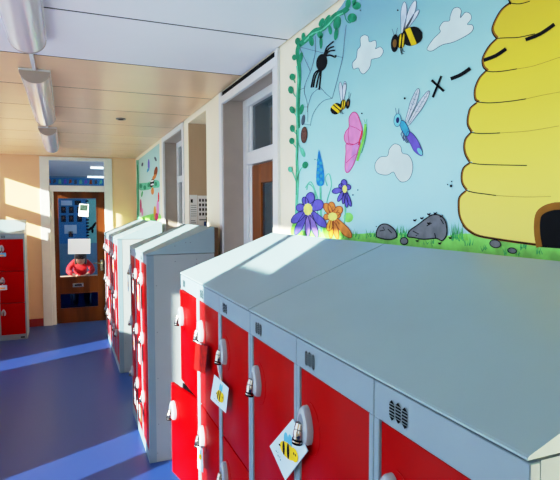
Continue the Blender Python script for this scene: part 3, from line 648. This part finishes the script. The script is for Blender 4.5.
# ------------------------------------------------------------------ cards hanging from the locks
P_CARDB = pm('card_pale_blue', (196, 220, 240), var=.04, scale=8); P_SKYB = pm('card_sky_blue', (96, 176, 226))
def frame_of(c):
    o = sum(c, Vector())/4; u = ((c[3]-c[0])+(c[2]-c[1]))/2; v = ((c[0]-c[1])+(c[3]-c[2]))/2
    return o, u, v
def bee_card(label, px, X, hang, lay, mat_=None, tilt=0):
    """px: top-left, bottom-left, bottom-right, top-right corners of the card as seen"""
    c = [on(a, b, 'X', X) for a, b in px]
    c = [p+Vector((-tilt*k, 0, 0)) for p, k in zip(c, (0, 1, 1, 0))]
    h = Vector(hang)
    r = tag(empty('hanging_card', h), label, 'card', 'cards hanging from the locker locks')
    o, u, v = frame_of(c)
    n = u.cross(v).normalized(); n = n if n.x < 0 else -n
    t = n*.0008
    MB().prism([p-t-h for p in c], [p+t-h for p in c]).build('card', mat_ or P_CARDB, r)
    def q(a, b, k): return o+u*a+v*b+n*(.0014+k*.0004)-h
    if lay:
        bx, by, s, rot = lay; cr, sr = math.cos(R(rot)), math.sin(R(rot))
        asp = u.length/v.length
        def e(cx, cy, rx, ry, k, mi, ro=0):
            pts = []
            for i in range(16):
                a = 2*PI*i/16; x = cx+rx*math.cos(a); y = cy+ry*math.sin(a); X_, Y_ = x*cr-y*sr, x*sr+y*cr
                pts.append(q(bx+s*X_/asp, by+s*Y_, k))
            b.m(mi).poly(pts)
        b = MB()
        e(-.15, .55, .22, .42, 0, 2); e(.22, .6, .2, .4, 0, 2)
        e(0, 0, .75, .45, 1, 0)
        for x in (-.35, .08): 
            hgt = .45*math.sqrt(1-(x/.75)**2)
            e(x, 0, .12, hgt, 2, 1)
        e(.62, .05, .36, .38, 2.4, 0); e(.62, .12, .06, .08, 3, 1); e(.78, .1, .05, .07, 3, 1)
        e(-.75, 0, .1, .07, 2, 1)
        b.build('bee_print', [P_YEL, BLACK, P_SKYB], r)
        b = MB()
        for x0, y0, dx, dy in ((-.28, -.38, .05, .015), (-.2, -.37, .02, .05), (-.14, -.37, .05, -.01), (-.06, -.36, .03, .03), (.0, -.36, .05, .0)):
            b.poly([q(x0, y0, 0), q(x0+dx, y0+dy, 0), q(x0+dx, y0+dy+.022, 0), q(x0, y0+.022, 0)])
        b.build('scribbled_lettering', BLACK, r)
    top = (c[0]+c[3])/2-h if abs(c[0].z-c[3].z) < .05 else c[0]*.6+c[3]*.4-h
    MB().tube([(0, 0, 0), tuple(top*.5+Vector((-.002, 0, 0))), tuple(top)], .002, 6).build('cord', PAPER, r)
    return r
def lockpos(y0, k, ti): return Vector((XF-.022, y0+k*W+.015+LKY, ZD[ti]+LKZ-.03))
bee_card('large tilted white card with a smiling bee, on the nearest locker bank', [(293, 419), (271.5, 446), (287, 480), (308, 451)], .451, lockpos(YB, 1, 2), (.02, -.02, .30, 40), tilt=.004)
bee_card('upright white card with a bee, middle of the locker bank with the ajar door', [(214.5, 374.6), (211.5, 398.6), (226.9, 413), (228.7, 388)], .448, lockpos(YA, 0, 2), (.05, -.08, .5, 0), tilt=.003)
P_REDC = pm('red_card', (176, 16, 10), var=.35, scale=40)
bee_card('glossy red card in front of a red door, on the bank with the ajar door', [(196, 342), (195, 369), (206, 374), (207.5, 347)], .443, lockpos(YA, 1, 2), None, P_REDC, tilt=.004)
bee_card('narrow white card with small yellow print, right beside the ajar door', [(197.8, 446.7), (198, 468.5), (203.4, 473), (202.6, 448)], .44, lockpos(YA, 1, 1), (.0, .1, .3, 0))
# smaller cards on the middle and far banks
def small_card(label, p, w, h, mi, lean=0, dy=0, rotz=0):
    r = tag(empty('hanging_card', p, rotz), label, 'card', 'cards hanging from the locker locks')
    b = MB().prism([(-.001, -w/2+dy, -.02-h), (-.001, w/2+dy, -.02-h+lean), (-.001, w/2+dy, -.02+lean), (-.001, -w/2+dy, -.02)], [(.001, -w/2+dy, -.02-h), (.001, w/2+dy, -.02-h+lean), (.001, w/2+dy, -.02+lean), (.001, -w/2+dy, -.02)])
    b.build('card', mi, r)
    MB().poly([(-.002, -w*.3+dy, -.03-h*.6), (-.002, w*.3+dy, -.03-h*.6), (-.002, w*.3+dy, -.03-h*.3), (-.002, -w*.3+dy, -.03-h*.3)]).build('print', P_ORG2 if mi is not PAPER else P_SKYB, r)
    MB().tube([(0, 0, 0), (0, dy*.5, -.012), (0, dy, -.021+lean*.4)], .002, 5).build('cord', PAPER, r)
P_PINKC = pm('pink_card', (236, 176, 180), var=.05)
for k, ti, w, h, m_, lb_ in ((0, 2, .07, .16, P_PINKC, 'long pink card on the top row of the middle bank, nearest column'), (1, 2, .06, .09, PAPER, 'white card on the top row of the middle bank, middle column'), (2, 2, .06, .12, P_CARDB, 'pale blue card on the top row of the middle bank, farthest column'),
                            (0, 1, .07, .12, PAPER, 'white card on the middle row of the middle bank, nearest column'), (1, 1, .06, .10, P_PINKC, 'pink card on the middle row of the middle bank, middle column'), (1, 0, .07, .10, PAPER, 'white card on the bottom row of the middle bank, middle column')):
    small_card(lb_, lockpos(Y2, k, ti), w, h, m_, lean=.01)
for bk, k, ti, w, h, m_, lb_ in ((0, 0, 2, .09, .12, P_PINKC, 'pink card on the top row of the sunlit-end bank, nearest column'), (0, 2, 2, .08, .12, PAPER, 'white card on the top row of the sunlit-end bank, farthest column'), (0, 1, 1, .10, .13, P_CARDB, 'pale blue card on the middle row of the sunlit-end bank, middle column'),
                                (0, 0, 1, .07, .10, PAPER, 'white card on the middle row of the sunlit-end bank, nearest column'), (0, 1, 0, .08, .14, PAPER, 'white card on the bottom row of the sunlit-end bank, middle column'), (1, 0, 1, .09, .12, PAPER, 'white card on the middle row of the farthest bank by the end door'), (1, 1, 2, .08, .11, P_PINKC, 'pink card on the top row of the farthest bank by the end door')):
    small_card(lb_, lockpos(Y3+bk*(3*W+.003), k, ti), w, h, m_, lean=.012)
for ti, w, h, m_, lb_ in ((2, .10, .045, P_SKYB, 'small blue card under the top lock of the left locker column'), (1, .10, .06, P_CARDB, 'small pale card under the middle lock of the left locker column')):
    small_card(lb_, Vector((-.50-.015-LKY, 7.305-.026, ZD[ti]+LKZ-.03)), w, h, m_, rotz=PI/2)
# bunch of ribbons and key tags on the middle bank
kp = lockpos(Y2, 0, 0)
kb = tag(empty('key_bunch', kp), 'bunch of white, green and dark key tags, bottom of the middle bank', 'key tags')
for k, (dy, dz, w, h, m_) in enumerate(((-.03, -.03, .03, .10, P_VINE), (.0, -.02, .035, .09, PAPER), (.03, -.03, .03, .08, BLACK), (.055, -.01, .03, .07, PAPER), (.012, -.06, .02, .09, P_BODYG))):
    x = -.004*k
    MB().prism([(x, dy-w/2, dz-h), (x, dy+w/2, dz-h*.9), (x, dy+w/2-.004, dz), (x, dy-w/2+.004, dz)], [(x-.002, dy-w/2, dz-h), (x-.002, dy+w/2, dz-h*.9), (x-.002, dy+w/2-.004, dz), (x-.002, dy-w/2+.004, dz)]).build('key_tag', m_, kb)
MB().tube([(.002, .015*math.cos(a), -.015+.015*math.sin(a)) for a in [2*PI*k/12 for k in range(13)]], .0018, 5).build('key_ring', CHROME, kb)

PAPERT = bpy.data.materials.new('thin_paper'); PAPERT.use_nodes = True
_n = PAPERT.node_tree; _b = _n.nodes['Principled BSDF']; _t = _n.nodes.new('ShaderNodeBsdfTranslucent'); _m = _n.nodes.new('ShaderNodeAddShader')
_b.inputs['Base Color'].default_value = (.86, .87, .88, 1); _b.inputs['Roughness'].default_value = .8; _t.inputs['Color'].default_value = (.55, .55, .55, 1)
_n.links.new(_b.outputs[0], _m.inputs[0]); _n.links.new(_t.outputs[0], _m.inputs[1]); _n.links.new(_m.outputs[0], _n.nodes['Material Output'].inputs['Surface'])
# ------------------------------------------------------------------ papers on the glass of the end door
def sheet(name, label, pts, Y, m_, pic=None):
    c = [on(a, b, 'Y', Y) for a, b in pts]; o = sum(c, Vector())/4
    r = tag(empty(name, o), label, 'paper')
    MB().prism([p-o for p in c], [p-o+Vector((0, .0012, 0)) for p in c]).build('sheet', m_, r)
    if pic:
        q = [on(a, b, 'Y', Y) for a, b in pic[0]]
        MB().poly([p-o+Vector((0, -.001, 0)) for p in q]).build('printed_picture', pic[1], r)
sheet('notice', 'blank white notice taped on the glass of the end door', [(68, 239), (90.3, 238.7), (90.3, 253.7), (68, 254.2)], 8.094, PAPERT)
sheet('notice', 'tilted white sheet with a dark picture high on the glass of the end door', [(79.5, 203.8), (88.8, 204.3), (88.2, 217), (78.2, 216)], 8.094, PAPERT, ([(80, 204.6), (87.8, 205), (87.4, 211), (79.8, 210.6)], pm('photo_green', (60, 80, 70), var=.5)))

# ------------------------------------------------------------------ classroom beyond the end door
YB2 = 13.4
CBLUE = mat('classroom_blue_wall', (92, 138, 168), .6); BOARD = mat('display_board_blue', (20, 118, 184), .6, var=.08); TEALB = pm('board_teal', (120, 196, 190), var=.1)
CC = mat('classroom_ceiling', (188, 186, 190), .6)
struct(MB().box(-1.5, 3.2, YB2, YB2+.1, 0, 2.5).build('wall_classroom_far', CBLUE), 'blue far wall of the classroom', 'wall')
struct(MB().box(-1.6, 3.2, YE+.12, YB2, 2.47, 2.5).build('ceiling_classroom', CC), 'grey classroom ceiling', 'ceiling')
struct(MB().box(3.1, 3.2, YE+.12, YB2, 0, 2.47).build('wall_classroom_right', CBLUE), 'classroom side wall', 'wall')
struct(MB().box(XW, 3.2, YE+.1, YE+.2, 0, 2.47).build('wall_classroom_near', CBLUE), 'classroom wall beside the door', 'wall')
lw_ = MB().box(-1.6, -1.5, YE+.12, 8.3, 0, 2.47).box(-1.6, -1.5, 9.6, YB2, 0, 2.47)
for a, b in ((8.3, 9.6),): lw_.box(-1.6, -1.5, a, b, 0, .7).box(-1.6, -1.5, a, b, 2.2, 2.47)
struct(lw_.build('wall_classroom_left', CBLUE), 'classroom window wall', 'wall')
fz = tag(empty('paper_frieze', (0, YB2-.01, 2.27)), 'blue paper frieze with coloured pictures under the classroom ceiling', 'frieze')
MB().box(-.9, 2.0, 0, .008, 0, .16).build('backing', BOARD, fz)
fb = MB()
for k in range(24): fb.m(k % 4).poly([(-.85+k*.115, -.002, .02), (-.85+k*.115+.07, -.002, .02+.02*(k % 3)), (-.85+k*.115+.06, -.002, .13), (-.85+k*.115+.01, -.002, .12)])
fb.build('pictures', [P_DORG, P_BODYG, P_MINT, P_VIOL], fz)
def bp(x, y): return on(x, y, 'Y', YB2-.02)
c0, c1 = bp(50, 199), bp(88, 243); c2 = bp(110, 243)
db = tag(empty('display_board', (c0.x, YB2-.018, c1.z)), 'blue display board with photos seen through the end door glass', 'board')
MB().box(0, c1.x-c0.x, -.002, .017, 0, c0.z-c1.z).build('blue_panel', BOARD, db)
MB().box(c1.x-c0.x, c2.x-c0.x, -.002, .017, 0, c0.z-c1.z).build('teal_panel', TEALB, db)
bd = MB()
for k in range(14):
    z = k*(c0.z-c1.z)/14; bd.poly([(c1.x-c0.x-.04, -.004, z), (c1.x-c0.x+.04, -.004, z+.02), (c1.x-c0.x+.03, -.004, z+.05), (c1.x-c0.x-.03, -.004, z+.055)])
bd.build('dark_border', BLACK, db)
lp_ = MB(); w0 = bp(91.5, 228)
for dx, dz, rx, rz, ro in ((0, 0, .08, .035, 30), (.06, .07, .09, .03, 55), (-.06, -.04, .05, .03, 20), (.02, -.07, .03, .06, 0)):
    lp_.poly([(w0.x-c0.x+dx+rx*math.cos(a)*math.cos(R(ro))-rz*math.sin(a)*math.sin(R(ro)), -.006, w0.z-c1.z+dz+rx*math.cos(a)*math.sin(R(ro))+rz*math.sin(a)*math.cos(R(ro))) for a in [2*PI*k/12 for k in range(12)]])
lp_.build('bird_cut_out', BLACK, db)
PHOTO = pm('photo_dark', (30, 34, 44), var=.6)
SKIN = mat('skin', (214, 160, 132), .5, var=.04)
def photo(x, y, w, h, label, m_=PHOTO, face=True, nm='photo_print'):
    a, b = bp(x, y), bp(x+w, y+h)
    r = tag(empty(nm, ((a.x+b.x)/2, YB2-.022, b.z)), label, 'photo' if face else 'paper', 'prints pinned on the classroom display board')
    hw, hh = abs(b.x-a.x)/2, a.z-b.z
    MB().box(-hw, hw, -.002, 0, 0, hh).build('print', m_, r)
    if face: MB().poly([(hw*.45*math.cos(t), -.004, hh*.6+hh*.2*math.sin(t)) for t in [2*PI*k/12 for k in range(12)]]).build('portrait', pm('portrait_dim', (96, 72, 66)), r)
for rw, y_ in enumerate((206.5, 215.3)):
    for cl, x in enumerate((61, 68.8, 77)):
        photo(x, y_, 5, 6.6, 'dark portrait photo on the blue board, %s row, %s' % (('upper', 'lower')[rw], ('left', 'middle', 'right')[cl]))
photo(74.5, 200.5, 6.5, 4.6, 'wide dark photo at the top of the blue board', face=False)
photo(68.5, 231, 4.5, 6, 'single dark portrait photo low on the blue board, below the pale sheet')
photo(61, 200.5, 11, 4.8, 'pale heading sheet at the top left of the blue board', P_CARDB, False, 'pinned_sheet')
photo(64.3, 225, 12.5, 8.5, 'pale sheet in the lower half of the blue board', P_CARDB, False, 'pinned_sheet')
TUBE = mat('lit_tube', (255, 252, 246), .4, emit=3.5, var=0)
for y_, x0, x1, lb_ in ((10.2, .42, 1.6, 'lit ceiling strip light in the classroom, the nearer one'), (12.9, .46, 1.7, 'lit ceiling strip light in the classroom, the farther one')):
    r = tag(empty('ceiling_strip_light', ((x0+x1)/2, y_, 2.47)), lb_, 'ceiling light', 'classroom strip lights'); h_ = (x1-x0)/2
    MB().box(-h_, h_, -.06, .06, -.02, 0).build('housing', WHITE, r); MB().box(-h_+.01, h_-.01, -.05, .05, -.05, -.02, .01).build('diffuser', TUBE, r)

# table, chair and the seated child
TABLE = mat('table_top_pale', (222, 190, 160), .4); METAL = mat('grey_metal', (120, 122, 128), .35, metal=.8)
tb = tag(empty('classroom_table', (.22, 9.02, 0)), 'pale topped classroom table beyond the end door', 'table')
MB().box(-.45, .55, -.25, .25, .545, .565, .006).build('table_top', TABLE, tb)
for sx in (-.40, .50):
    for sy in (-.21, .21): MB().tube([(sx, sy, 0), (sx, sy, .545)], .016).build('leg', METAL, tb)
ch = tag(empty('classroom_chair', (.2, 9.56, 0)), 'dark classroom chair behind the pale table', 'chair')
CH = mat('chair_plastic', (36, 44, 70), .4)
MB().box(-.18, .18, -.17, .17, .36, .38, .006).build('seat', CH, ch); MB().box(-.17, .17, .165, .185, .5, .72, .006).build('backrest', CH, ch)
for sx in (-.16, .16):
    for sy in (-.15, .175): MB().tube([(sx, sy, 0), (sx, sy, .36 if sy < 0 else .55)], .011).build('leg', METAL, ch)
def skin_obj(name, chains, m_, parent, sub=1):
    me = bpy.data.meshes.new(name); V = []; E = []; RR = []; idx = {}
    for ch_ in chains:
        prev = None
        for x, y, z, r in ch_:
            key = (round(x, 4), round(y, 4), round(z, 4))
            if key not in idx: idx[key] = len(V); V.append((x, y, z)); RR.append(r)
            i = idx[key]
            if prev is not None and prev != i: E.append((prev, i))
            prev = i
    me.from_pydata(V, E, []); me.materials.append(m_)
    o = obj(name, me, parent)
    sm = o.modifiers.new('skin', 'SKIN'); sm.use_smooth_shade = True
    for i, r in enumerate(RR): me.skin_vertices[0].data[i].radius = (r, r); me.skin_vertices[0].data[i].use_root = i == 0
    o.modifiers.new('sub', 'SUBSURF').levels = sub; o.modifiers['sub'].render_levels = sub+1
    return o
pr = tag(empty('person', (.2, 9.45, 0)), 'child in a red jumper seated leaning over the table beyond the end door', 'person')
JUMP = mat('red_jumper', (214, 24, 34), .8, bump=.1, bscale=200); TROU = mat('dark_trousers', (32, 36, 48), .8); HAIR = mat('dark_brown_hair', (40, 26, 20), .55, var=.3, scale=60)
# body: pelvis, torso, neck, arms with hands, legs as one surface
sh, el, wr = .135, .0, .0
body = [[(0, .10, .46, .095), (0, .06, .56, .098), (0, -.02, .68, .105), (0, -.09, .775, .085), (0, -.13, .82, .04), (0, -.20, .82, .045)]]
for s_ in (-1, 1):
    body.append([(0, -.09, .775, .085), (s_*.10, -.09, .765, .05), (s_*.165, -.12, .70, .04), (s_*.185, -.22, .625, .034), (s_*.10, -.40, .595, .026), (s_*.07, -.45, .588, .018), (s_*.05, -.485, .586, .02)])
    body.append([(0, .10, .46, .095), (s_*.08, .02, .44, .07), (s_*.09, -.24, .43, .052), (s_*.09, -.26, .2, .042), (s_*.09, -.25, .07, .032), (s_*.09, -.33, .035, .028)])
bo = skin_obj('body', body, SKIN, pr)
hands = []
for s_ in (-1, 1):
    for k in range(4):
        bx = s_*(.05+.012*(1.5-k)); hands.append([(bx, -.49, .588, .008), (bx-s_*.004, -.515, .592, .0075), (bx-s_*.008, -.535+.006*abs(k-1), .582, .006)])
    hands.append([(s_*.03, -.475, .585, .009), (s_*.015, -.495, .588, .008), (s_*.012, -.51, .585, .006)])
for n_, hch in enumerate(hands): skin_obj('finger', [hch], SKIN, bo)
jump = [[(0, .09, .50, .108), (0, .06, .56, .112), (0, -.02, .68, .118), (0, -.09, .77, .094), (0, -.12, .80, .058)]]
for s_ in (-1, 1): jump.append([(0, -.09, .77, .094), (s_*.10, -.09, .765, .06), (s_*.168, -.12, .70, .052), (s_*.187, -.22, .63, .046), (s_*.108, -.385, .602, .034)])
skin_obj('jumper', jump, JUMP, bo)
legs = [[(0, .10, .46, .10), (s_*.08, .02, .44, .078), (s_*.09, -.24, .43, .06), (s_*.09, -.26, .2, .05), (s_*.09, -.255, .08, .042)] for s_ in (-1, 1)]
skin_obj('trousers', legs, TROU, bo)
hm = MB()
HCN = (0, -.25, .845)
hm.ball(HCN, (.078, .088, .10), 16, 12)
hm.ball((0, -.338, .82), (.012, .014, .014), 8, 6); hm.ball((-.08, -.245, .84), (.01, .02, .026), 8, 6); hm.ball((.08, -.245, .84), (.01, .02, .026), 8, 6)
hm.m(1).ball((-.03, -.327, .848), (.011, .008, .008), 8, 6).ball((.03, -.327, .848), (.011, .008, .008), 8, 6)
hm.m(2).ball((0, -.325, .795), (.024, .01, .006), 10, 6)
hm.build('head', [SKIN, BLACK, P_PINKD], bo, True)
hr = MB().ball((0, -.255, .892), (.096, .106, .075), 16, 12).ball((-.074, -.23, .82), (.026, .06, .08), 10, 8).ball((.074, -.23, .82), (.026, .06, .08), 10, 8).ball((0, -.18, .83), (.08, .05, .09), 12, 8)
hr.build('hair', HAIR, bo, True)

# ------------------------------------------------------------------ camera
cam = bpy.data.cameras.new('camera'); co = bpy.data.objects.new('camera', cam); COL.objects.link(co)
cam.sensor_fit = 'HORIZONTAL'; cam.sensor_width = 36; cam.lens = F/560*36; cam.clip_start = .02
co.location = (0, 0, EYE)
c, s = math.cos(YAW), math.sin(YAW); cp, sp = math.cos(PIT), math.sin(PIT)
right0 = Vector((c, -s, 0)); fwd = Vector((s*cp, c*cp, -sp)); up0 = right0.cross(fwd)
cr, sr = math.cos(ROL), math.sin(ROL)
right = right0*cr+up0*sr; up = up0*cr-right0*sr
M = Matrix((right, up, -fwd)).transposed().to_4x4(); M.translation = co.location
co.matrix_world = M
SC.camera = co

# ------------------------------------------------------------------ light
T = .30
sd = Vector((1, .5, -T*1.118)).normalized()
sun = bpy.data.lights.new('sun', 'SUN'); sun.energy = 32; sun.angle = R(.8); sun.color = (1, .86, .66)
so = bpy.data.objects.new('sun', sun); COL.objects.link(so); so.rotation_euler = sd.to_track_quat('-Z', 'Y').to_euler(); so.location = (-6, 0, 5)
wd = bpy.data.worlds.new('sky'); SC.world = wd; wd.use_nodes = True
bg = wd.node_tree.nodes['Background']; bg.inputs['Color'].default_value = (.84, .90, 1.0, 1); bg.inputs['Strength'].default_value = 5.5
def area(name, loc, rot, sx, sy, e, col):
    l = bpy.data.lights.new(name, 'AREA'); l.shape = 'RECTANGLE'; l.size = sx; l.size_y = sy; l.energy = e; l.color = col
    o = bpy.data.objects.new(name, l); COL.objects.link(o); o.location = loc; o.rotation_euler = rot
    return o
def portal(loc, rot, sx, sy):
    o = area('window_portal', loc, rot, sx, sy, 1, (1, 1, 1)); o.data.cycles.is_portal = True
for a, b, z0, z1 in WIN: portal((XL-.13, (a+b)/2, (z0+z1)/2), (0, R(-90), 0), z1-z0, b-a)
SC.view_settings.view_transform = 'Standard'
SC.view_settings.look = 'None'
SC.view_settings.exposure = 0
SC.view_settings.use_curve_mapping = True
cm = SC.view_settings.curve_mapping
cm.white_level = (3, 3, 3)
cu = cm.curves[3]
cu.points[0].location = (0, 0); cu.points[-1].location = (1, 1)
for x, y in ((.1, .30), (.2, .575), (.333, .76), (.6, .91)): cu.points.new(x, y)
cm.update()
